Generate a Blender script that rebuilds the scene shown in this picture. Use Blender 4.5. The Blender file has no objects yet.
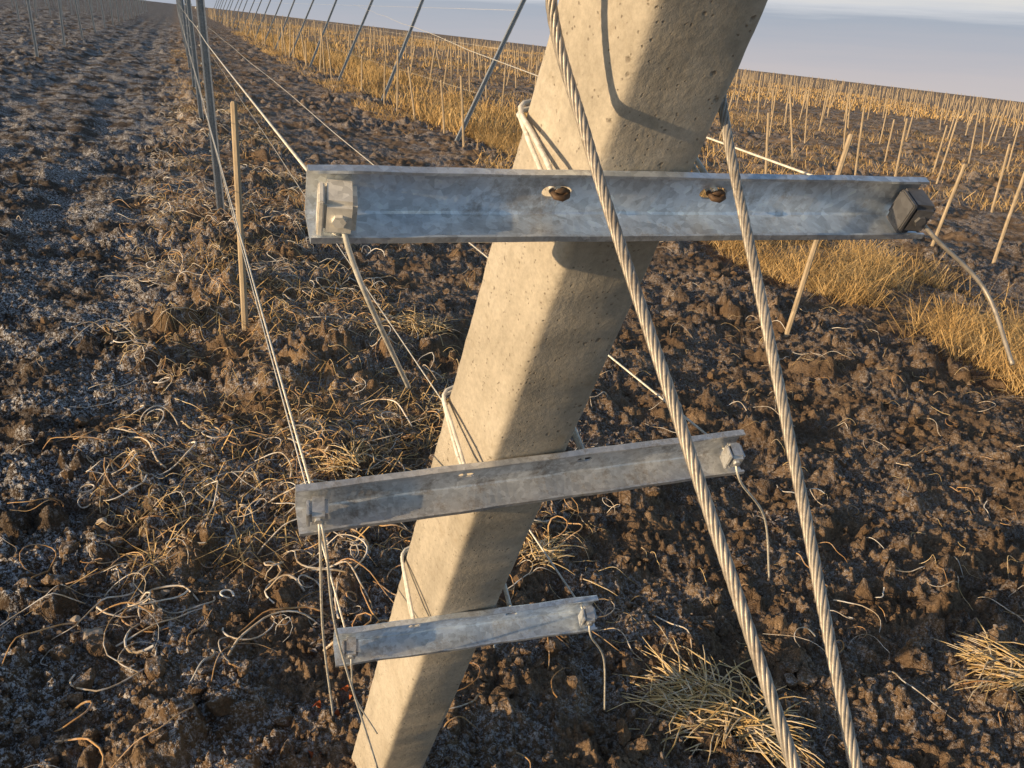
import bpy, bmesh, math, random
import numpy as np
from mathutils import Vector, Matrix
random.seed(7); rng=np.random.default_rng(11)
scn=bpy.context.scene
col=scn.collection
scn.view_settings.view_transform='Standard'; scn.view_settings.look='None'; scn.view_settings.exposure=0

# ------------------------------------------------------------ frame of the place
SX,SY=-0.0749,-0.0398            # hillside slope
RD=np.array([-0.3442,0.9388]); RD/=np.linalg.norm(RD)     # row direction
CC=np.array([RD[1],-RD[0]])                                # across rows, to the right
RC=np.array([-0.04,1.0])         # a point on our row
RD3=Vector((RD[0],RD[1],SX*RD[0]+SY*RD[1]))
def qs(x,y):
    return (x-RC[0])*CC[0]+(y-RC[1])*CC[1], (x-RC[0])*RD[0]+(y-RC[1])*RD[1]
def xy(q,s):
    return RC[0]+q*CC[0]+s*RD[0], RC[1]+q*CC[1]+s*RD[1]

# ------------------------------------------------------------ numpy noise
def h2(ix,iy,seed):
    a=(ix.astype(np.int64)*374761393+iy.astype(np.int64)*668265263+seed*1442695041)&0xFFFFFFFF
    a=((a^(a>>13))*1274126177)&0xFFFFFFFF
    a=((a^(a>>16))*2246822519)&0xFFFFFFFF
    a=a^(a>>15)
    return (a&0xFFFFFF)/float(0x1000000)
def vn(x,y,seed):
    ix=np.floor(x);iy=np.floor(y);fx=x-ix;fy=y-iy
    fx=fx*fx*(3-2*fx);fy=fy*fy*(3-2*fy)
    a=h2(ix,iy,seed);b=h2(ix+1,iy,seed);c=h2(ix,iy+1,seed);d=h2(ix+1,iy+1,seed)
    return (a*(1-fx)+b*fx)*(1-fy)+(c*(1-fx)+d*fx)*fy
def fbm(x,y,seed,o=4):
    s=0;a=.5
    for i in range(o):
        s=s+a*vn(x*2**i,y*2**i,seed+i*17);a*=.5
    return s
def ridged(x,y,seed,o=4):
    s=0;a=.5
    for i in range(o):
        s=s+a*(1-np.abs(2*vn(x*2.1**i+i*3.7,y*2.1**i,seed+i*13)-1));a*=.55
    return s
def lumps(x,y,cell,seed,dens=.7):
    x=x/cell;y=y/cell
    ix=np.floor(x);iy=np.floor(y);out=np.zeros_like(x)
    for i in(-1,0,1):
        for j in(-1,0,1):
            jx=ix+i;jy=iy+j
            px=jx+h2(jx,jy,seed);py=jy+h2(jx,jy,seed+1)
            rr=.18+.42*h2(jx,jy,seed+2)**1.5
            asp=.7+.6*h2(jx,jy,seed+5)
            an=h2(jx,jy,seed+6)*3.14
            dx=x-px;dy=y-py
            ex=dx*np.cos(an)+dy*np.sin(an);ey=-dx*np.sin(an)+dy*np.cos(an)
            d=np.maximum(np.maximum(np.abs(ex*asp),np.abs(ey/asp)),.72*(np.abs(ex)+np.abs(ey)))/rr
            v=np.clip((1-d)*2.6,0,1)**.8*rr*(h2(jx,jy,seed+3)<dens)
            tl=(h2(jx,jy,seed+7)-.5)*1.8;tm=(h2(jx,jy,seed+8)-.5)*1.8
            out=np.maximum(out,v*(1+(tl*ex+tm*ey)/rr)*.85)
    return out*cell
def smooth(a,b,x):
    t=np.clip((x-a)/(b-a),0,1);return t*t*(3-2*t)
def ground(x,y):
    x=np.asarray(x,float);y=np.asarray(y,float)
    r=np.hypot(x,y)
    z=SX*x+SY*y
    w=smooth(420,1100,r)
    z=z*(1-w)+(-520)*w
    q,s=qs(x,y)
    near=1-smooth(45,120,r)
    wx=x+.035*(fbm(x*22,y*22,3,4)-.5);wy=y+.035*(fbm(x*22,y*22,9,4)-.5)
    rough=.35+1.0*smooth(.3,.7,fbm(x*1.3,y*1.3,21,3))
    inter=smooth(-.55,-1.0,q)*smooth(-3.1,-2.6,q)
    amp=rough*(1-.4*inter)
    d=lumps(wx,wy,.26,31,.35)*.45*amp
    d=d+lumps(wx,wy,.12,41,.55)*.75*amp
    d=d+lumps(wx,wy,.06,51,.75)*.95*amp
    fine=1-smooth(7,14,r)
    d=d+lumps(wx,wy,.028,61,.8)*1.0*fine
    d=d+lumps(wx,wy,.013,67,.8)*.8*(1-smooth(3.5,6,r))
    d=d+(ridged(x*13,y*13,71,5)-.5)*.042
    d=d+(fbm(x*60,y*60,75,3)-.5)*.012
    d=d+(fbm(x*2.2,y*2.2,81,3)-.5)*.11
    for qc in (-1.25,-2.35):
        qq=q-qc+.16*(fbm(s*.6,s*0,5,3)-.5)+.10*(fbm(x*6,y*6,6,3)-.5)
        st=.25+.75*smooth(.35,.6,fbm(x*1.1,y*1.1,95,3))
        g=np.exp(-(qq/.17)**2)*st
        d=d-g*.035+np.exp(-((np.abs(qq)-.28)/.09)**2)*.016*st
        d=d+g*.018*np.sign(np.sin(s*2*np.pi/.17+np.abs(qq)*12))*smooth(.35,.55,fbm(x*3,y*3,91,2))
    d=d+.05*np.exp(-(q/.5)**2)+.05*np.exp(-((q-3.2)/.5)**2)
    for k in (-1,2,3): d=d+.04*np.exp(-((q-3.2*k)/.5)**2)
    return z+d*near

# ------------------------------------------------------------ mesh builder
class MB:
    def __init__(s): s.v=[];s.f=[];s.n=0
    def add(s,v,f):
        s.v.append(np.asarray(v,float).reshape(-1,3))
        s.f.extend([tuple(i+s.n for i in q) for q in f]); s.n+=len(s.v[-1])
    def tube(s,pts,rad,sides=6,cap=True):
        pts=[Vector(p) for p in pts]; n=len(pts)
        if not hasattr(rad,'__len__'): rad=[rad]*n
        t0=(pts[1]-pts[0]).normalized()
        up=Vector((0,0,1)) if abs(t0.z)<.9 else Vector((1,0,0))
        a=t0.cross(up).normalized();V=[];Fc=[]
        for i,p in enumerate(pts):
            t=(pts[min(i+1,n-1)]-pts[max(i-1,0)]).normalized()
            a=(a-t*a.dot(t)).normalized();b=t.cross(a)
            for k in range(sides):
                an=2*math.pi*k/sides
                V.append(p+(a*math.cos(an)+b*math.sin(an))*rad[i])
        for i in range(n-1):
            for k in range(sides):
                k2=(k+1)%sides
                Fc.append((i*sides+k,i*sides+k2,(i+1)*sides+k2,(i+1)*sides+k))
        if cap:
            Fc.append(tuple(range(sides))[::-1]);Fc.append(tuple((n-1)*sides+k for k in range(sides)))
        s.add([tuple(v) for v in V],Fc)
    def obj(s,name,mat,smoothf=False,parent=None):
        me=bpy.data.meshes.new(name)
        me.from_pydata(np.concatenate(s.v).tolist(),[],s.f)
        if smoothf: me.polygons.foreach_set('use_smooth',[True]*len(me.polygons))
        me.update()
        o=bpy.data.objects.new(name,me);col.objects.link(o)
        me.materials.append(mat)
        if parent: o.parent=parent
        return o
def empty(name,loc=(0,0,0)):
    o=bpy.data.objects.new(name,None);o.empty_display_size=.1;col.objects.link(o);return o
def fast_mesh(name,V,loops,per,mat,smoothf=False):
    me=bpy.data.meshes.new(name)
    nf=len(loops)//per if not hasattr(per,'__len__') else len(per)
    me.vertices.add(len(V));me.vertices.foreach_set('co',V.astype(np.float32).ravel())
    me.loops.add(len(loops));me.loops.foreach_set('vertex_index',np.asarray(loops,np.int32))
    if hasattr(per,'__len__'):
        tot=np.asarray(per,np.int32);st=np.concatenate([[0],np.cumsum(tot)[:-1]]).astype(np.int32)
    else:
        tot=np.full(nf,per,np.int32);st=(np.arange(nf)*per).astype(np.int32)
    me.polygons.add(nf);me.polygons.foreach_set('loop_start',st);me.polygons.foreach_set('loop_total',tot)
    me.polygons.foreach_set('use_smooth',np.full(nf,smoothf))
    me.update(calc_edges=True);me.validate()
    o=bpy.data.objects.new(name,me);col.objects.link(o);me.materials.append(mat);return o

# ------------------------------------------------------------ materials
def newmat(name):
    m=bpy.data.materials.new(name);m.use_nodes=True
    nt=m.node_tree;b=nt.nodes['Principled BSDF'];return m,nt,b
def noise(nt,vec,scale,detail=4,rough=.6):
    n=nt.nodes.new('ShaderNodeTexNoise');n.inputs['Scale'].default_value=scale
    n.inputs['Detail'].default_value=detail;n.inputs['Roughness'].default_value=rough
    nt.links.new(vec,n.inputs['Vector']);return n.outputs['Fac']
def ramp(nt,fac,stops):
    n=nt.nodes.new('ShaderNodeValToRGB');cr=n.color_ramp
    while len(cr.elements)<len(stops): cr.elements.new(.5)
    for e,(p,c) in zip(cr.elements,stops):
        e.position=p;e.color=(c[0],c[1],c[2],1) if hasattr(c,'__len__') else (c,c,c,1)
    nt.links.new(fac,n.inputs['Fac']);return n.outputs['Color']
def mix(nt,fac,a,b,mode='MIX'):
    n=nt.nodes.new('ShaderNodeMix');n.data_type='RGBA';n.blend_type=mode
    for s,i in((fac,0),(a,6),(b,7)):
        if hasattr(s,'is_output'): nt.links.new(s,n.inputs[i])
        elif i==0: n.inputs[0].default_value=s
        else: n.inputs[i].default_value=(s[0],s[1],s[2],1)
    return n.outputs[2]
def math_(nt,op,a,b=None,clamp=False):
    n=nt.nodes.new('ShaderNodeMath');n.operation=op;n.use_clamp=clamp
    for s,i in((a,0),(b,1)):
        if s is None: continue
        if hasattr(s,'is_output'): nt.links.new(s,n.inputs[i])
        else: n.inputs[i].default_value=s
    return n.outputs[0]
def bump(nt,b,h,strength,dist):
    n=nt.nodes.new('ShaderNodeBump');n.inputs['Strength'].default_value=strength;n.inputs['Distance'].default_value=dist
    nt.links.new(h,n.inputs['Height']);nt.links.new(n.outputs[0],b.inputs['Normal'])
def pos(nt): return nt.nodes.new('ShaderNodeNewGeometry').outputs['Position']
def attr(nt,name):
    n=nt.nodes.new('ShaderNodeAttribute');n.attribute_name=name;return n.outputs['Fac']

def soil_mat(name,use_attr=True):
    m,nt,b=newmat(name);p=pos(nt)
    base=ramp(nt,noise(nt,p,7,4,.7),[(.3,(.115,.074,.046)),(.5,(.205,.136,.084)),(.7,(.33,.225,.138))])
    fine=noise(nt,p,150,2,.7)
    base=mix(nt,.8,base,ramp(nt,fine,[(.25,.5),(.6,1.0),(.8,1.45)]),'MULTIPLY')
    if use_attr:
        base=mix(nt,attr(nt,'alley_shade'),base,mix(nt,1.,base,(.42,.45,.50),'MULTIPLY'))  # low-sun shade of the left alley painted into the soil colour
        g=attr(nt,'grassy')
        gc=ramp(nt,noise(nt,p,1.6,4,.8),[(.3,(.16,.098,.052)),(.5,(.33,.20,.095)),(.7,(.50,.32,.15))])
        base=mix(nt,g,base,gc)
        fr=attr(nt,'frost')
    else: fr=None
    geo=nt.nodes.new('ShaderNodeNewGeometry')
    sep=nt.nodes.new('ShaderNodeSeparateXYZ');nt.links.new(geo.outputs['Normal'],sep.inputs[0])
    up=ramp(nt,sep.outputs['Z'],[(.35,0.),(.8,1.)])
    sp=ramp(nt,noise(nt,p,75,4,.95),[(.505,0.),(.56,1.)])
    big=ramp(nt,noise(nt,p,2.6,3,.7),[(.43,.12),(.56,1.)])
    fm=math_(nt,'MULTIPLY',sp,big);fm=math_(nt,'MULTIPLY',fm,up)
    fm=math_(nt,'MULTIPLY',fm,fr if fr is not None else .45,True)
    base=mix(nt,fm,base,(.78,.79,.82))
    nt.links.new(base,b.inputs['Base Color']);b.inputs['Roughness'].default_value=.95
    b.inputs['Specular IOR Level'].default_value=.1
    bump(nt,b,noise(nt,p,85,3,.8),1.,.012)
    return m
M_soil=soil_mat('soil');M_clod=soil_mat('soil_clod',False)

def concrete_mat():
    m,nt,b=newmat('concrete');tc=nt.nodes.new('ShaderNodeTexCoord').outputs['Object']
    c=ramp(nt,noise(nt,tc,9,6,.65),[(.3,(.44,.39,.315)),(.55,(.57,.51,.42)),(.75,(.66,.60,.51))])
    c=mix(nt,.7,c,ramp(nt,noise(nt,tc,150,5,.75),[(.3,.68),(.6,1.),(.8,1.12)]),'MULTIPLY')
    mp=nt.nodes.new('ShaderNodeMapping');mp.inputs['Scale'].default_value=(30,30,3);nt.links.new(tc,mp.inputs[0])
    c=mix(nt,.5,c,ramp(nt,noise(nt,mp.outputs[0],1,4,.6),[(.35,.72),(.6,1.)]),'MULTIPLY')
    def pits(scale,thr,r0,r1):
        vo=nt.nodes.new('ShaderNodeTexVoronoi');vo.inputs['Scale'].default_value=scale
        wv=nt.nodes.new('ShaderNodeVectorMath');wv.operation='ADD'
        nn=nt.nodes.new('ShaderNodeTexNoise');nn.inputs['Scale'].default_value=scale*2.;nt.links.new(tc,nn.inputs['Vector'])
        sc=nt.nodes.new('ShaderNodeVectorMath');sc.operation='SCALE';sc.inputs['Scale'].default_value=.5/scale;nt.links.new(nn.outputs['Color'],sc.inputs[0])
        nt.links.new(tc,wv.inputs[0]);nt.links.new(sc.outputs[0],wv.inputs[1]);nt.links.new(wv.outputs[0],vo.inputs['Vector'])
        wn=nt.nodes.new('ShaderNodeSeparateColor');nt.links.new(vo.outputs['Color'],wn.inputs[0])
        return math_(nt,'MULTIPLY',ramp(nt,vo.outputs['Distance'],[(r0,1.),(r1,0.)]),math_(nt,'GREATER_THAN',wn.outputs[0],thr))
    pit=math_(nt,'MAXIMUM',pits(75,.84,.08,.2),pits(230,.80,.12,.3))
    c=mix(nt,math_(nt,'MULTIPLY',pit,.65),c,(.14,.115,.09))
    st=ramp(nt,noise(nt,tc,16,5,.75),[(.56,0.),(.72,1.)])
    c=mix(nt,math_(nt,'MULTIPLY',st,.5),c,(.29,.23,.155))
    nt.links.new(c,b.inputs['Base Color']);b.inputs['Roughness'].default_value=.85
    b.inputs['Specular IOR Level'].default_value=.25
    h=math_(nt,'SUBTRACT',math_(nt,'ADD',noise(nt,tc,160,5,.7),math_(nt,'MULTIPLY',noise(nt,tc,22,3,.5),1.5)),math_(nt,'MULTIPLY',pit,1.2))
    bump(nt,b,h,.5,.0022);return m
M_con=concrete_mat()
def galv_mat(name,base=(.50,.53,.58),rough=.42,stain=.6,metal=.65,cell=170,bs=.2):
    m,nt,b=newmat(name);tc=pos(nt)
    vo=nt.nodes.new('ShaderNodeTexVoronoi');vo.inputs['Scale'].default_value=cell;nt.links.new(tc,vo.inputs['Vector'])
    sp=nt.nodes.new('ShaderNodeSeparateColor');nt.links.new(vo.outputs['Color'],sp.inputs[0])
    f=ramp(nt,sp.outputs[0],[(0.,.78),(1.,1.1)])
    c=mix(nt,1.,base,f,'MULTIPLY')
    c=mix(nt,.6,c,ramp(nt,noise(nt,tc,70,5,.75),[(.3,.6),(.5,.97),(.75,1.15)]),'MULTIPLY')
    s=ramp(nt,noise(nt,tc,20,6,.85),[(.53,0.),(.68,1.)])
    s2=math_(nt,'MULTIPLY',s,stain)
    c=mix(nt,s2,c,(.15,.105,.072))
    nt.links.new(c,b.inputs['Base Color'])
    nt.links.new(math_(nt,'SUBTRACT',metal,math_(nt,'MULTIPLY',s2,.6),True),b.inputs['Metallic'])
    r=math_(nt,'ADD',math_(nt,'MULTIPLY',noise(nt,tc,60,5,.7),.4),rough-.18)
    nt.links.new(r,b.inputs['Roughness'])
    bump(nt,b,noise(nt,tc,90,5,.6),bs,.0012);return m
M_galv=galv_mat('galvanised_steel',(.80,.87,.95),.36,.55,.74)
M_galv2=galv_mat('weathered_galvanised_steel',(.72,.73,.74),.42,.8,.66)
M_post=galv_mat('post_steel',(.52,.55,.58),.5,.4)
M_cable=galv_mat('steel_cable',(.46,.415,.36),.5,.6,.45,170,.4)
M_wire=galv_mat('zinc_wire',(.84,.79,.69),.5,.15,.3)
M_clamp=galv_mat('cast_zinc',(.84,.79,.70),.55,.2,.05)
M_dclamp=galv_mat('dark_clamp',(.17,.17,.18),.5,.5,.4)
M_rust=galv_mat('rusty_bolt',(.14,.085,.05),.6,.9,.3)
def simple(name,stops,scale,rough=.8,island=True,stretch=None,frost=0):
    m,nt,b=newmat(name);p=pos(nt)
    if stretch:
        mp=nt.nodes.new('ShaderNodeMapping');mp.inputs['Scale'].default_value=stretch
        tc=nt.nodes.new('ShaderNodeTexCoord').outputs['Object'];nt.links.new(tc,mp.inputs[0]);p=mp.outputs[0]
    c=ramp(nt,noise(nt,p,scale,3,.6),stops)
    if island:
        g=nt.nodes.new('ShaderNodeNewGeometry').outputs['Random Per Island']
        c=mix(nt,.8,c,ramp(nt,g,[(0.,.5),(.6,1.),(1.,1.3)]),'MULTIPLY')
    if frost:
        fz=ramp(nt,noise(nt,p,35,3,.8),[(.48,0.),(.58,1.)])
        c=mix(nt,math_(nt,'MULTIPLY',fz,frost),c,(.84,.84,.84))
    nt.links.new(c,b.inputs['Base Color']);b.inputs['Roughness'].default_value=rough
    b.inputs['Specular IOR Level'].default_value=.2
    return m
M_wood=simple('stake_wood',[(.3,(.34,.265,.175)),(.6,(.53,.42,.29)),(.8,(.64,.54,.39))],1,.85,False,(60,60,4))
M_grass=simple('dry_grass',[(.3,(.46,.29,.12)),(.55,(.66,.45,.20)),(.8,(.78,.60,.35))],3)
M_straw=simple('straw',[(.3,(.58,.38,.15)),(.7,(.78,.60,.31))],12,frost=.35)
M_stem=simple('pale_stem',[(.3,(.46,.32,.18)),(.48,(.66,.52,.36)),(.62,(.84,.80,.74))],9,frost=.5)
M_tend=simple('orange_tendril',[(.3,(.40,.20,.08)),(.7,(.66,.42,.19))],9,frost=.2)
M_weed=simple('withered_weed',[(.3,(.10,.07,.07)),(.7,(.20,.15,.12))],20,frost=.3)
M_leaf=simple('fallen_leaf',[(.3,(.35,.06,.02)),(.7,(.5,.14,.04))],30)

# ------------------------------------------------------------ ground sheet
thF=np.linspace(-math.radians(46),math.radians(46),820)
thB=np.linspace(math.radians(46),math.radians(314),70)[1:-1]
th=np.concatenate([thF,thB]);nt_=len(th)
rs=np.concatenate([np.linspace(.15,1.15,26)[:-1],np.exp(np.linspace(math.log(1.15),math.log(70),900)),np.exp(np.linspace(math.log(74),math.log(4000),60))])
nr=len(rs)
T,Rr=np.meshgrid(th,rs)
X=(Rr*np.sin(T)).ravel();Y=(Rr*np.cos(T)).ravel()
Z=ground(X,Y)
V=np.stack([X,Y,Z],1);V=np.vstack([V,[[0,0,float(ground(np.array([0.]),np.array([0.]))[0])]]])
ii,jj=np.meshgrid(np.arange(nr-1),np.arange(nt_),indexing='ij');j2=(jj+1)%nt_
quads=np.stack([ii*nt_+jj,(ii+1)*nt_+jj,(ii+1)*nt_+j2,ii*nt_+j2],-1).reshape(-1,4)[:,::-1]
ctr=nr*nt_
tris=np.stack([np.arange(nt_),np.full(nt_,ctr),(np.arange(nt_)+1)%nt_],1)[:,::-1]
loops=np.concatenate([quads.ravel(),tris.ravel()]);per=np.concatenate([np.full(len(quads),4),np.full(len(tris),3)])
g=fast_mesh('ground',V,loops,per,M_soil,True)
if g.data.polygons[1000].normal.z<0: g.data.flip_normals()
q,s=qs(V[:,0],V[:,1]);r=np.hypot(V[:,0],V[:,1])
gn=fbm(V[:,0]*1.2,V[:,1]*1.2,131,4)
grassy=smooth(3.7,4.3,q+ (gn-.5)*1.2)*(.2+.7*smooth(.42,.62,gn))*smooth(4,12,s)
grassy=np.maximum(grassy,smooth(25,70,r)*smooth(2.6,4,q)*.8)
grassy=np.maximum(grassy,.3*np.exp(-(q/.5)**2)*smooth(.45,.65,gn))
frost=smooth(.3,-1.1,q)*.45+.55+.15*smooth(5,14,r)
frost=frost*(1-.45*smooth(.5,1.2,q)*(1-smooth(4,9,r)))
alley_shade=smooth(-.2,-1.0,q)*.9  # mask of the painted shade, growing leftwards from our row
for nm,a in(('grassy',grassy),('frost',frost),('alley_shade',alley_shade)):
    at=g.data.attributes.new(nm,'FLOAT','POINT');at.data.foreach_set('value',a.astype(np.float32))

# ------------------------------------------------------------ loose clods
def ico(sub):
    bm=bmesh.new();bmesh.ops.create_icosphere(bm,subdivisions=sub,radius=1)
    v=np.array([x.co[:] for x in bm.verts]);f=np.array([[a.index for a in x.verts] for x in bm.faces]);bm.free();return v,f
def clods(name,P,S,mat,sub):
    IV,IF=ico(sub)
    Vs=[];Fs=[]
    var=[]
    for k in range(24):
        v=IV.copy()
        for c in range(9):
            n=rng.normal(size=3);n/=np.linalg.norm(n);d=rng.uniform(.45,.85)
            t=v@n;m_=t>d;v[m_]-=np.outer((t[m_]-d),n)
        a=vn(v[:,0]*3+k*9,v[:,1]*3+v[:,2]*2.1,k)-.5
        v*= (1+.35*a)[:,None]
        v*=np.array([rng.uniform(.75,1.25),rng.uniform(.75,1.2),rng.uniform(.6,.95)]);var.append(v)
    for i in range(len(P)):
        v=var[i%24]*S[i];an=rng.uniform(0,6.28);c,s_=math.cos(an),math.sin(an)
        v=v@np.array([[c,s_,0],[-s_,c,0],[0,0,1]])
        Vs.append(v+P[i]);Fs.append(IF+i*len(IV))
    return fast_mesh(name,np.vstack(Vs),np.vstack(Fs).ravel(),3,mat,False)
for n,lo_,hi_,sub,pw in((6500,.003,.011,2,1.),(1000,.011,.034,3,2.6)):
    rr=1.25*np.exp(rng.random(n)**1.1*math.log((6.5 if sub==2 else 9)/1.25));tt=rng.uniform(-.75,.75,n)
    cx=rr*np.sin(tt);cy=rr*np.cos(tt)
    cs=lo_+(hi_-lo_)*rng.random(n)**pw
    cz=ground(cx,cy)+cs*.25
    clods('soil_clods',np.stack([cx,cy,cz],1),cs,M_clod,sub)
px_=np.array([-1.0,-.96,-1.06,-.9,-1.2,-.7]);py_=np.array([1.70,1.66,1.75,1.9,2.2,1.55])
M_stone=simple('stone',[(.3,(.34,.28,.22)),(.7,(.52,.44,.36))],40,.9,False)
ss=np.array([.028,.017,.013,.014,.017,.010])
clods('pale_stones',np.stack([px_,py_,ground(px_,py_)+ss*.6],1),ss,M_stone,3)

# ------------------------------------------------------------ grass blades
def blades(name,bx,by,h,w,lean,mat):
    n=len(bx);bz=ground(bx,by)-.01
    a=rng.uniform(0,2*np.pi,n);l=lean*(.3+rng.random(n))
    dx=np.cos(a);dy=np.sin(a);b=rng.uniform(0,np.pi,n)
    wx=np.cos(b)*w/2;wy=np.sin(b)*w/2
    B=np.stack([bx,by,bz],1)
    Mid=B+np.stack([dx*l*h*.35,dy*l*h*.35,h*.62],1)
    Tp=B+np.stack([dx*l*h,dy*l*h,h*(1.02-.35*l)],1)
    W=np.stack([wx,wy,np.zeros(n)],1)
    V=np.stack([B-W,B+W,Mid+W*.8,Mid-W*.8,Tp],1).reshape(-1,3)
    o=np.arange(n)*5
    L=np.stack([o,o+1,o+2,o+3,o+3,o+2,o+4],1).ravel()
    per=np.tile([4,3],n)
    return fast_mesh(name,V,L,per,mat)
def sample(n,q0,q1,s0,s1,thr=.45,sc=1.0,seed=5,pw=1.):
    q=rng.uniform(q0,q1,n*3);s=s0+(s1-s0)*rng.random(n*3)**pw
    x,y=xy(q,s);k=fbm(x*sc,y*sc,seed,3)+rng.normal(0,.06,n*3)>thr
    return x[k][:n],y[k][:n]
x1,y1=sample(24000,3.7,5.3,1.5,14,.42,1.3,5,1.2)
blades('dry_grass',x1,y1,rng.uniform(.06,.36,len(x1)),rng.uniform(.0025,.006,len(x1)),1.6,M_grass)
x1,y1=sample(16000,4.6,22,8,45,.52,.55,8,1.2)
blades('dry_grass',x1,y1,rng.uniform(.06,.28,len(x1)),rng.uniform(.005,.011,len(x1)),1.3,M_grass)
x1,y1=sample(14000,3.4,6.0,12,60,.42,.5,18,1.2)
blades('dry_grass',x1,y1,rng.uniform(.12,.50,len(x1)),rng.uniform(.007,.018,len(x1)),.9,M_grass)
x1,y1=sample(18000,3.4,60,35,130,.48,.25,9,1.2)
blades('dry_grass',x1,y1,rng.uniform(.1,.38,len(x1)),rng.uniform(.025,.05,len(x1)),.9,M_grass)
x1,y1=sample(4500,-.6,.7,1.2,30,.49,1.5,12,1.3)
blades('dry_grass',x1,y1,rng.uniform(.03,.14,len(x1)),rng.uniform(.003,.005,len(x1)),2.0,M_grass)
x1,y1=sample(6000,2.6,3.8,6,60,.5,1.,14,1.)
blades('dry_grass',x1,y1,rng.uniform(.05,.25,len(x1)),rng.uniform(.005,.012,len(x1)),1.6,M_grass)

# curly pale stems lying on the soil
def stems(name,n,q0,q1,s0,s1,Lr,rad,curl,mat,seed,thr=.4):
    mb=MB()
    x0,y0=sample(n,q0,q1,s0,s1,thr,1.6,seed,1.25);n=len(x0);K=14
    hd=rng.uniform(0,6.28,n);L=rng.uniform(*Lr,n);cv=rng.normal(0,curl,n);px=x0.copy();py=y0.copy()
    PX=[px.copy()];PY=[py.copy()]
    dc=np.zeros(n)
    for k in range(K-1):
        dc=dc*.6+rng.normal(0,.14,n)
        hd=hd+cv/K+dc;px=px+np.cos(hd)*L/K;py=py+np.sin(hd)*L/K;PX.append(px.copy());PY.append(py.copy())
    PX=np.array(PX);PY=np.array(PY)
    G=ground(PX.ravel(),PY.ravel()).reshape(PX.shape)
    for _ in range(3):
        Gs=G.copy();Gs[1:-1]=(G[2:]+G[:-2])/2;G=np.maximum(G*.3+Gs*.7,G-.004)
    arch=np.sin(np.linspace(0,np.pi,K))[:,None]*rng.uniform(0,.28,n)*L
    ZZ=G+.005+arch
    for i in range(n):
        r_=rad*rng.uniform(.5,1.5)
        mb.tube([(PX[k,i],PY[k,i],ZZ[k,i]) for k in range(K)],[r_*(1-.5*k/K) for k in range(K)],5,False)
    return mb.obj(name,mat,True)
stems('dead_vine_stems',700,-.75,.75,.8,14,(.08,.34),.0026,4.6,M_stem,77,.43)
stems('dead_vine_stems',420,-.8,.8,.6,9,(.10,.30),.0024,5.4,M_tend,87,.40)
stems('dead_vine_stems',200,-.3,3.6,.2,8,(.06,.30),.0018,2.2,M_stem,78,.3)
stems('dead_vine_stems',160,-.3,3.6,.2,7,(.05,.16),.0018,3.2,M_tend,88,.3)
stems('dead_vine_stems',160,-3,-.6,.2,10,(.05,.2),.0017,1.9,M_stem,79,.3)
stems('dead_vine_stems',1300,-.7,.8,1.2,16,(.05,.18),.0015,1.2,M_straw,80,.44)
stems('dead_vine_stems',500,.6,4.2,0.3,10,(.04,.15),.0011,.9,M_straw,81,.3)

# straw tufts
def tuft(cx,cy,n,R,az,name='straw_tuft'):
    mb=MB();z0=float(ground(np.array([cx]),np.array([cy]))[0])
    for i in range(n):
        a=az+random.gauss(0,.8);L=R*random.uniform(.4,1.2);el=abs(random.gauss(.08,.16))
        bx=cx+random.gauss(0,R*.32);by=cy+random.gauss(0,R*.28)
        d=Vector((math.cos(a)*math.cos(el),math.sin(a)*math.cos(el),math.sin(el)))
        p=Vector((bx,by,z0+random.uniform(.0,.05)));pts=[]
        for k in range(5):
            pts.append(p.copy());p+=d*L/4;d=(d+Vector((random.gauss(0,.16),random.gauss(0,.16),-.14))).normalized()
        mb.tube(pts,[.0021,.0021,.0019,.0015,.0008],4,False)
    return mb.obj(name,M_straw,True)
tuft(.50,1.66,420,.17,2.8);tuft(.60,1.60,180,.12,.1);tuft(1.42,1.90,260,.14,2.9);tuft(.10,2.25,60,.12,1.)
tuft(-.25,3.3,110,.16,.6);tuft(-.5,4.3,120,.2,2.);tuft(-.55,2.6,70,.12,2.2)
def weed(cx,cy,h):
    mb=MB();z0=float(ground(np.array([cx]),np.array([cy]))[0])
    for b_ in range(9):
        a=random.uniform(0,6.28);l=random.uniform(.3,.8);pts=[]
        for k in range(6):
            t=k/5;pts.append(Vector((cx+math.cos(a)*l*h*t*t,cy+math.sin(a)*l*h*t*t,z0+h*t*random.uniform(.9,1.)-.05*t*t)))
        mb.tube(pts,.0014,4)
        for k in range(2,6):
            for m in range(5):
                c=pts[k]+Vector((random.gauss(0,.008),random.gauss(0,.008),random.gauss(0,.008)))
                d=Vector((random.gauss(0,1),random.gauss(0,1),random.gauss(0,.6))).normalized()*.017
                e=d.cross(Vector((random.random(),random.random(),1))).normalized()*.004
                mb.add([c-e,c+d*.5+e*1.2,c+d,c+d*.5-e*1.6+Vector((0,0,.003))],[(0,1,2,3)])
    mb.obj('withered_weed',M_weed)
weed(.27,2.95,.16);weed(.42,3.05,.12);weed(.15,2.7,.1);weed(-.42,1.75,.09);weed(.9,2.6,.08)
mb=MB()
for i in range(6):
    cx=-.33+random.gauss(0,.05);cy=1.50+random.gauss(0,.05);z=float(ground(np.array([cx]),np.array([cy]))[0])+.010
    a=random.uniform(0,6.28);pts=[];R_l=random.uniform(.008,.015)
    for k in range(9):
        t=2*math.pi*k/9;rr_=R_l*(1+.35*math.sin(3*t));pts.append((cx+rr_*math.cos(t+a),cy+rr_*.7*math.sin(t+a),z+.008*math.sin(2*t)+random.uniform(0,.004)))
    mb.add(pts,[tuple(range(9))])
mb.obj('fallen_leaves',M_leaf)

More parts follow.
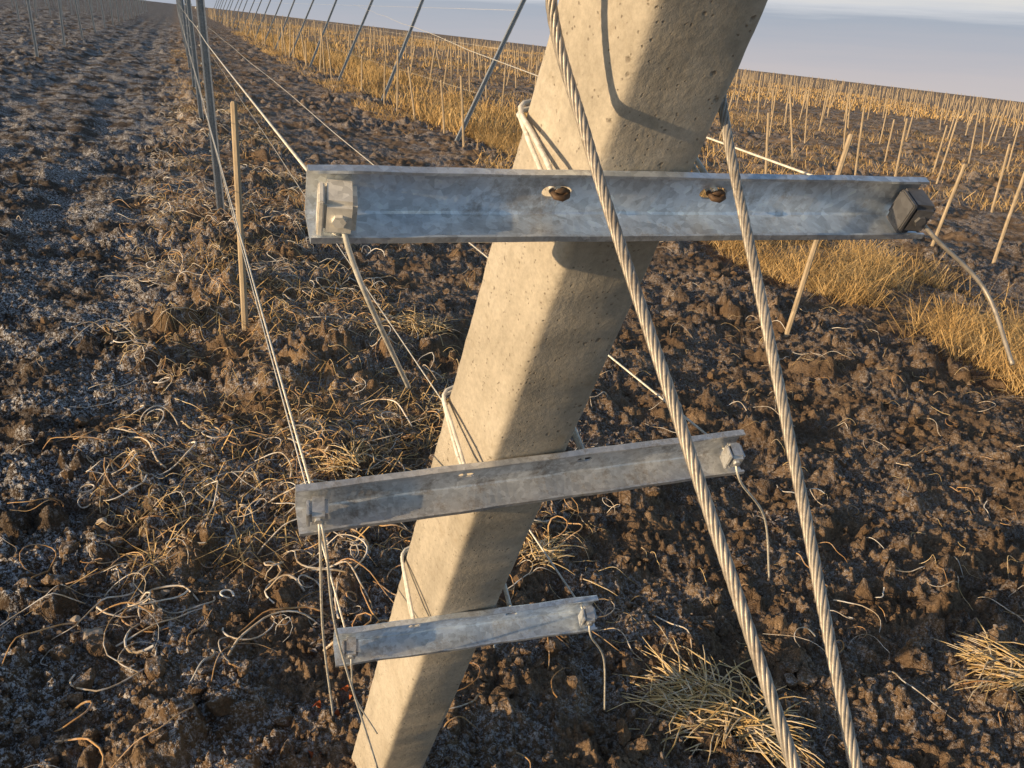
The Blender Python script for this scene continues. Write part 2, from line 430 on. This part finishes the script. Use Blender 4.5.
# ------------------------------------------------------------ concrete end post
A0=Vector((.086,.735,1.4185));ax=Vector((.3066,-.591,1.3465)).normalized()
C3=Vector((CC[0],CC[1],0));xa=(C3-ax*C3.dot(ax)).normalized();ya=ax.cross(xa)
nf=-ya
FW,BW,DF,DB=.0445,.063,.052,.056
def section(fr=.009):
    cs_=[(-FW,-DF),(FW,-DF),(BW,DB),(-BW,DB)];out=[]
    for i in range(4):
        p=Vector(cs_[i]);a=Vector(cs_[i-1]);b=Vector(cs_[(i+1)%4])
        p1=p+(a-p).normalized()*fr;p2=p+(b-p).normalized()*fr
        for k in range(5):
            t=k/4;out.append((p1*(1-t)**2+p*2*t*(1-t)+p2*t*t))
    return out
sec=section();ns=len(sec)
mb=MB();V=[];Fc=[];NL=320;z0,z1=-1.66,.66
for i in range(NL):
    t=z0+(z1-z0)*i/(NL-1)
    for k,p in enumerate(sec):
        j=(vn(np.array([t*14.]),np.array([k*.5]),4)[0]-.5)*.014+(vn(np.array([t*70.]),np.array([k*1.3]),6)[0]-.5)*.014
        pr=p*(1+j)
        V.append(tuple((pr.x,pr.y,t)))
for i in range(NL-1):
    for k in range(ns):
        Fc.append((i*ns+k,i*ns+(k+1)%ns,(i+1)*ns+(k+1)%ns,(i+1)*ns+k))
Fc.append(tuple(range(ns))[::-1]);Fc.append(tuple((NL-1)*ns+k for k in range(ns)))
mb.add(V,Fc)
post=mb.obj('concrete_post',M_con,True)
post.matrix_world=Matrix((( xa.x,ya.x,ax.x,A0.x),(xa.y,ya.y,ax.y,A0.y),(xa.z,ya.z,ax.z,A0.z),(0,0,0,1)))

# ------------------------------------------------------------ crossarms
def boxmesh(mb,c,ex,ey,ez,hx,hy,hz,bev=.003):
    bm=bmesh.new();bmesh.ops.create_cube(bm,size=2)
    for v in bm.verts: v.co=Vector((v.co.x*hx,v.co.y*hy,v.co.z*hz))
    bmesh.ops.bevel(bm,geom=bm.edges[:],offset=bev,segments=2,affect='EDGES')
    bm.verts.ensure_lookup_table()
    mb.add([tuple(c+ex*v.co.x+ey*v.co.y+ez*v.co.z) for v in bm.verts],[tuple(v.index for v in f.verts) for f in bm.faces]);bm.free()
def crossarm(L,R_,mat,top,web=.043,fl=.036):
    L=Vector(L);R_=Vector(R_);u=(R_-L).normalized();ln=(R_-L).length
    up=(ax-u*ax.dot(u)).normalized();n_=u.cross(up)
    if n_.dot(nf)<0: n_=-n_
    mid=(L+R_)/2
    tc=(A0+ax*((mid-A0).dot(ax))-L).dot(u)
    at=L+u*tc;dd=(at-A0);dist=(dd-ax*dd.dot(ax)).dot(nf)
    sh=nf*(DF+.002-dist);L=L+sh;R_=R_+sh
    root=empty('trellis_crossarm')
    th=.0024
    pr=[(.009,web),(.002,web),(0,web-.002),(0,.002),(.002,0),(fl-.002,0),(fl,.002),(fl,.007)]
    inn=[(fl-th,.007),(fl-th,.003),(fl-.003,th),(.004,th),(th,.004),(th,web-.004),(.004,web-th),(.009,web-th)]
    P2=pr+inn;V=[];nn=len(P2);K=60;Fc=[]
    for i in range(K):
        t=ln*i/(K-1)
        for (a,b_) in P2:
            w=.0010*math.sin(t*31+a*90)+.0007*math.sin(t*77+b_*120)
            V.append(tuple(L+u*t+n_*(a+w)+up*(b_-.018+w)))
    for i in range(K-1):
        for k in range(nn):
            Fc.append((i*nn+k,i*nn+(k+1)%nn,(i+1)*nn+(k+1)%nn,(i+1)*nn+k))
    m_=len(pr)
    for e in (0,(K-1)*nn):
        for k in range(m_-1):
            Fc.append((e+k,e+k+1,e+nn-2-k,e+nn-1-k))
    b2=MB();b2.add(V,Fc);prof=b2.obj('profile',mat,False,root)
    bm=bmesh.new();bm.from_mesh(prof.data);bmesh.ops.recalc_face_normals(bm,faces=bm.faces[:]);bm.to_mesh(prof.data);bm.free()
    legs=[tc-.069,tc+.069]
    cut=MB()
    for t in legs:
        c=L+u*t+up*(web*.52-.018);ring=[]
        sx,sy=(.0075,.0058) if top else (.004,.0035)
        for e in(-.02,.02):
            for k in range(20):
                an=2*math.pi*k/20
                ring.append(tuple(c+n_*e*.4+u*(math.cos(an)*sx+(.005 if math.cos(an)>0 else -.005))+up*math.sin(an)*sy))
        cut.add(ring,[tuple(range(20)),tuple(range(20,40))[::-1]]+[(k,(k+1)%20+0,(k+1)%20+20,k+20)[::-1] for k in range(20)])
    co=cut.obj('cut',mat)
    bm=bmesh.new();bm.from_mesh(co.data);bmesh.ops.recalc_face_normals(bm,faces=bm.faces[:]);bm.to_mesh(co.data);bm.free()
    md=prof.modifiers.new('b','BOOLEAN');md.operation='DIFFERENCE';md.object=co;md.solver='EXACT'
    dg=bpy.context.evaluated_depsgraph_get();me=bpy.data.meshes.new_from_object(prof.evaluated_get(dg))
    prof.modifiers.clear();prof.data=me;bpy.data.objects.remove(co)
    for off in (-.0045,.0045):
        ub=MB();pts=[]
        def W(x_,y_,z_=0): return L+u*(tc+x_)+up*(web*.52-.018+off*.8+z_)-n_*(y_)
        o0=-.004 if top else .0005
        tw=.003*(1 if off>0 else -1)
        pts.append(W(-.069,o0));pts.append(W(-.069,.006))
        for y_ in(.03,.07,.10): pts.append(W(-.070,y_,tw*math.sin(y_*40)))
        for k in range(9):
            an=math.pi*k/8;pts.append(W(-.069*math.cos(an)*1.0,.108+.018*math.sin(an)))
        for y_ in(.10,.07,.03,.006): pts.append(W(.070,y_))
        pts.append(W(.069,o0))
        ub.tube(pts,.0022,10);ub.obj('u_bolt',M_clamp,True,root)
    if top:
        nb=MB()
        for t in legs:
            c=L+u*t+up*(web*.52-.018)+n_*.004
            ring=[]
            for e,rr_ in((-.0012,.0068),(.0012,.0068)):
                for k in range(12):
                    an=2*math.pi*k/12;ring.append(tuple(c+u*.003+n_*e+u*math.cos(an)*rr_+up*math.sin(an)*rr_*.85))
            nb.add(ring,[tuple(range(12)),tuple(range(12,24))[::-1]]+[(k,(k+1)%12,(k+1)%12+12,k+12)[::-1] for k in range(12)])
            nb.tube([c-n_*.004-u*.004,c+n_*.004-u*.003,c+n_*.006+u*.002,c+n_*.003+u*.007,c+u*.009-n_*.003],.0024,8)
        nb.obj('rusty_hook',M_rust,True,root)
    ends=[]
    sc=1. if top else .8
    for t,cm in((.020,M_clamp if top else M_galv2),(ln-.014,M_dclamp if top else M_galv2)):
        cb=MB();c=L+u*t+n_*.021+up*.004
        e1=(u*.97+n_*.12).normalized();e2=(n_-u*.12).normalized()
        boxmesh(cb,c,e1,e2,up,.0120*sc,.0150*sc,.0140*sc,.0035)
        boxmesh(cb,c+e2*.004*sc-e1*.0125*sc,e1,e2,up,.0022*sc,.0115*sc,.0150*sc,.001)
        cb.tube([c+e2*.0135*sc,c+e2*.0175*sc],.0050*sc,6)
        cb.tube([c-up*.013*sc+n_*.004,c-up*.020*sc+n_*.004],.0042*sc,12)
        cb.obj('wire_clamp',cm,False,root);ends.append(c+n_*.004)
    return root,L,R_,u,up,n_,ends
a1=crossarm((-.147,.611,1.367),(.354,.789,1.343),M_galv,True)
a2=crossarm((-.211,.755,1.024),(.273,.928,1.018),M_galv2,False)
a3=crossarm((-.224,.931,.712),(.130,1.046,.694),M_galv,False)

# ------------------------------------------------------------ trellis wires
def wire(pts,r=.0016,mat=M_wire,sides=8,name='trellis_wire'):
    mb=MB();mb.tube(pts,r,sides);return mb.obj(name,mat,True)
def sm(pts,n=24):
    pts=[Vector(p) for p in pts];out=[]
    P_=[pts[0]*2-pts[1]]+pts+[pts[-1]*2-pts[-2]]
    for i in range(1,len(P_)-2):
        for k in range(n):
            t=k/n;a,b_,c,d=P_[i-1:i+3]
            out.append(.5*((2*b_)+(-a+c)*t+(2*a-5*b_+4*c-d)*t*t+(-a+3*b_-3*c+d)*t**3))
    out.append(pts[-1]);return out
for ai,arm in enumerate((a1,a2,a3)):
    for ei,e in enumerate(arm[6]):
        D_=RD3; n_=60
        if ai==0 and ei==1: D_=Vector((-.187,.982,-.007));n_=30
        pts=[e]
        for k in range(1,n_+1):
            dd=k*1.5;sag=-.012*math.sin(math.pi*((dd-.0)%5.3)/5.3)**2
            pts.append(e+D_*dd+Vector((0,0,sag)))
        wire(pts,.0015)
e=a1[6][0];wire(sm([e,e+Vector((.006,.0,-.03)),(-.106,.615,1.29),(-.088,.685,1.194)]),.0021)
e=a1[6][1];wire(sm([e,e+Vector((.02,-.005,-.02)),(.416,.754,1.277),(.426,.70,1.228)]),.0019,M_cable)
e=a2[6][0];wire(sm([e,e+Vector((0,-.003,-.04)),(-.215,.84,.8),(-.228,.915,.598)]),.0015)
wire(sm([e,e+Vector((.006,-.003,-.04)),(-.195,.83,.8),(-.165,.887,.533)]),.0015)
e=a2[6][1];wire(sm([e,e+Vector((.01,-.005,-.03)),(.33,.97,.9),(.360,.999,.788)]),.0015)
e=a3[6][1];wire(sm([e,e+Vector((.005,-.003,-.03)),(.16,1.1,.55),(.175,1.14,.41)]),.0015)
e=a3[6][0];wire(sm([e,e+Vector((.0,-.003,-.03)),(-.215,1.0,.55),(-.19,1.03,.45)]),.0012)

# ------------------------------------------------------------ twisted guy cables
def cable(pts,R=.0042,name='guy_cable'):
    root=empty(name);path=sm(pts,60)
    d=[0]
    for i in range(1,len(path)): d.append(d[-1]+(path[i]-path[i-1]).length)
    step=.0022;n_=int(d[-1]/step);res=[];j=0
    for i in range(n_):
        t=i*step
        while j<len(d)-2 and d[j+1]<t: j+=1
        f_=(t-d[j])/max(1e-9,d[j+1]-d[j]);res.append(path[j].lerp(path[j+1],f_))
    a=Vector((1,0,0));fr=[]
    for i,p in enumerate(res):
        t=(res[min(i+1,n_-1)]-res[max(i-1,0)]).normalized();a=(a-t*a.dot(t)).normalized();fr.append((p,a.copy(),t.cross(a)))
    NS=7
    for s_ in range(NS):
        mb=MB();pts_=[]
        for i,(p,aa,bb) in enumerate(fr):
            an=2*math.pi*(i*step/.065+s_/NS);pts_.append(p+(aa*math.cos(an)+bb*math.sin(an))*(R*.66))
        mb.tube(pts_,R*.345,6);mb.obj('strand_%d'%(s_+1),M_cable,True,root)
    return root
J=(.247,.190,.90)
def wp(x_,y_,t): return tuple(A0+xa*x_+ya*y_+ax*t)
cable([wp(.055,.075,.30),wp(-.03,.085,.27),wp(-.082,.06,.22),wp(-.078,-.01,.17),(.017,.655,1.510),(.049,.625,1.405),(.108,.499,1.255),(.168,.373,1.105),J])
cable([wp(-.06,.08,.22),wp(.0,.088,.17),wp(.072,.07,.08),(.158,.706,1.416),(.176,.600,1.307),(.194,.494,1.198),(.211,.388,1.09),J],.0040)
root=empty('ground_anchor');mb=MB();mb.tube([J,(.50,-.62,-.05)],.008,10);mb.obj('rod',M_rust,True,root)
mb=MB();J_=Vector(J)
mb.tube([J_+Vector((math.cos(t)*.02,0,math.sin(t)*.02)) for t in [k*2*math.pi/16 for k in range(17)]],.005,8);mb.obj('eye',M_rust,True,root)

# ------------------------------------------------------------ metal row posts
def cprof_mesh():
    w,d,l,t=.028,.020,.010,.002
    P2=[(-w+l,-d),(-w,-d),(-w,d),(-w+.018,d+.006),(w-.018,d+.006),(w,d),(w,-d),(w-l,-d),(w-l,-d+t),(w-t,-d+t),(w-t,d-t),(w-.019,d+.004),(-w+.019,d+.004),(-w+t,d-t),(-w+t,-d+t),(-w+l,-d+t)]
    nn=len(P2);V=[];F_=[];K=24
    for i in range(K):
        z=-.25+i*2.6/(K-1)
        for a,b_ in P2: V.append((a,b_,z))
    for i in range(K-1):
        for k in range(nn): F_.append((i*nn+k,i*nn+(k+1)%nn,(i+1)*nn+(k+1)%nn,(i+1)*nn+k))
    for e in(0,(K-1)*nn):
        for k in range(7): F_.append((e+k,e+k+1,e+14-k,e+15-k))
    mb=MB();mb.add(V,F_)
    for z in [.5+.12*i for i in range(15)]:
        for s_ in(-1,1):
            mb.tube([(s_*w,-.004,z),(s_*(w+.007),-.004,z+.004),(s_*(w+.006),-.004,z+.014)],.002,4)
    me=mb.obj('metal_trellis_post',M_post);dat=me.data;bpy.data.objects.remove(me);return dat
pm=cprof_mesh()
def mpost(x,y,lean=0,leans=0):
    z=float(SX*x+SY*y)
    o=bpy.data.objects.new('metal_trellis_post',pm);col.objects.link(o)
    up=Vector((CC[0]*math.tan(lean)+RD[0]*math.tan(leans),CC[1]*math.tan(lean)+RD[1]*math.tan(leans),1)).normalized()
    x_=(C3-up*C3.dot(up)).normalized();y_=up.cross(x_)
    o.matrix_world=Matrix(((x_.x,y_.x,up.x,x),(x_.y,y_.y,up.y,y),(x_.z,y_.z,up.z,z),(0,0,0,1)))
for i in range(22):
    j=lambda s_=.015:random.gauss(0,s_)
    mpost(-2.224+RD[0]*5.3*i,6.531+RD[1]*5.3*i,j(.012)+(.03 if i==0 else 0),j(.012))
    if i<20: mpost(-.936+RD[0]*5.3*i,12.914+RD[1]*5.3*i,math.radians(26)+j(),j())
    for k in(-1,-2,-3):
        x,y=-10.33+RD[0]*5.3*(i-1),19.79+RD[1]*5.3*(i-1)
        x+=CC[0]*3.2*(k+1);y+=CC[1]*3.2*(k+1)
        if i<18 and y>10: mpost(x,y,j(.02),j(.02))
for h in(.7,1.3,1.8):
    b=Vector((-.936,12.914,SX*-.936+SY*12.914))-RD3*0
    off=C3*(h*math.tan(math.radians(26)))+Vector((0,0,h))
    wire([b+off+RD3*t for t in range(0,100,10)],.0014)
for k in(-1,-2):
    for h in(.7,1.3,1.8):
        b=Vector((-10.33,19.79,SX*-10.33+SY*19.79))+C3*3.2*(k+1)+Vector((0,0,h))-RD3*5.3
        wire([b+RD3*t for t in range(0,90,10)],.0014)

# ------------------------------------------------------------ wooden stakes
def stake_geo(mb,b,t,r):
    b=Vector(b);t=Vector(t);d=(t-b).normalized()
    b=b-d*.15
    mb.tube([b,b.lerp(t,.5)+Vector((random.gauss(0,.004),random.gauss(0,.004),0)),t-d*.01,t],[r*1.05,r,r*.97,r*.6],7)
for b,t in [((-1.301,3.991,-.062),(-1.29,4.10,1.04)),((1.625,4.957,-.32),(1.87,5.16,.86)),((4.422,7.989,-.649),(4.66,8.25,.34)),((6.927,14.82,-1.109),(7.1,14.95,.02))]:
    mb=MB();stake_geo(mb,b,t,.016);mb.obj('wooden_stake',M_wood,False)
mb=MB()
for k in range(1,30):
    for i in range(0,80):
        s_=(1.3*i+random.gauss(0,.15))+3+ (0 if k>1 else 8)
        if random.random()<.32: continue
        x,y=xy(3.2*k+random.gauss(0,.06),s_)
        if math.hypot(x,y)<9.2 or x>75 : continue
        if abs(math.atan2(x,y))>.85: continue
        z=SX*x+SY*y;h=random.uniform(.8,1.25)
        rr_=.017 if y<25 else .022
        stake_geo(mb,(x,y,z),(x+random.gauss(0.02,.09),y+random.gauss(0,.06),z+h),rr_)
mb.obj('wooden_stakes',M_wood,False)

# ------------------------------------------------------------ sun, sky
el=math.radians(14);sd=Vector((-.86,-.51,0)).normalized()
S=Vector((sd.x*math.cos(el),sd.y*math.cos(el),math.sin(el)))
ld=bpy.data.lights.new('sun','SUN');ld.energy=5.0;ld.angle=math.radians(.5);ld.color=(1,.73,.42)
lo=bpy.data.objects.new('sun',ld);col.objects.link(lo);lo.rotation_euler=S.to_track_quat('Z','Y').to_euler();lo.location=(-20,-12,8)
w=bpy.data.worlds.new('World');scn.world=w;w.use_nodes=True;nt=w.node_tree;bg=nt.nodes['Background'];out=nt.nodes['World Output']
sk=nt.nodes.new('ShaderNodeTexSky');sk.sky_type='NISHITA';sk.sun_disc=False;sk.sun_elevation=el;sk.sun_rotation=math.atan2(S.x,S.y)
sk.air_density=1.0;sk.dust_density=1.0
nt.links.new(sk.outputs[0],bg.inputs[0]);bg.inputs[1].default_value=.13
tc=nt.nodes.new('ShaderNodeTexCoord').outputs['Generated']
sep=nt.nodes.new('ShaderNodeSeparateXYZ');nt.links.new(tc,sep.inputs[0])
mp=nt.nodes.new('ShaderNodeMapping');mp.inputs['Scale'].default_value=(4,4,70);nt.links.new(tc,mp.inputs[0])
nz=noise(nt,mp.outputs[0],1.2,5,.6)
zz=math_(nt,'ADD',sep.outputs['Z'],math_(nt,'MULTIPLY',math_(nt,'SUBTRACT',nz,.5),.030))
hz=math_(nt,'MULTIPLY_ADD',zz,4.0);hz.node.inputs[2].default_value=.5
hc=ramp(nt,hz,[(.15,(.62,.56,.54)),(.28,(.55,.52,.54)),(.39,(.46,.475,.53)),(.47,(.40,.445,.52)),(.515,(.62,.64,.68)),(.56,(.76,.74,.70)),(.8,(.50,.60,.74))])
b2=nt.nodes.new('ShaderNodeBackground');nt.links.new(hc,b2.inputs[0]);b2.inputs[1].default_value=1.
ms=nt.nodes.new('ShaderNodeMixShader')
fac=ramp(nt,hz,[(.55,1.),(.95,0.)])
nt.links.new(fac,ms.inputs[0]);nt.links.new(bg.outputs[0],ms.inputs[1]);nt.links.new(b2.outputs[0],ms.inputs[2]);nt.links.new(ms.outputs[0],out.inputs[0])

# ------------------------------------------------------------ camera
cd=bpy.data.cameras.new('camera');cam=bpy.data.objects.new('camera',cd);col.objects.link(cam);scn.camera=cam
f=880.0;p=math.atan(385/880);rl=math.radians(2.0)
F=Vector((0,math.cos(p),-math.sin(p)));R0=Vector((1,0,0));U0=Vector((0,math.sin(p),math.cos(p)))
U=U0*math.cos(rl)-R0*math.sin(rl);Rr_=R0*math.cos(rl)+U0*math.sin(rl)
cam.matrix_world=Matrix(((Rr_.x,U.x,-F.x,0),(Rr_.y,U.y,-F.y,0),(Rr_.z,U.z,-F.z,1.5),(0,0,0,1)))
cd.sensor_width=36;cd.lens=f/1024*36;cd.clip_start=.02;cd.clip_end=20000
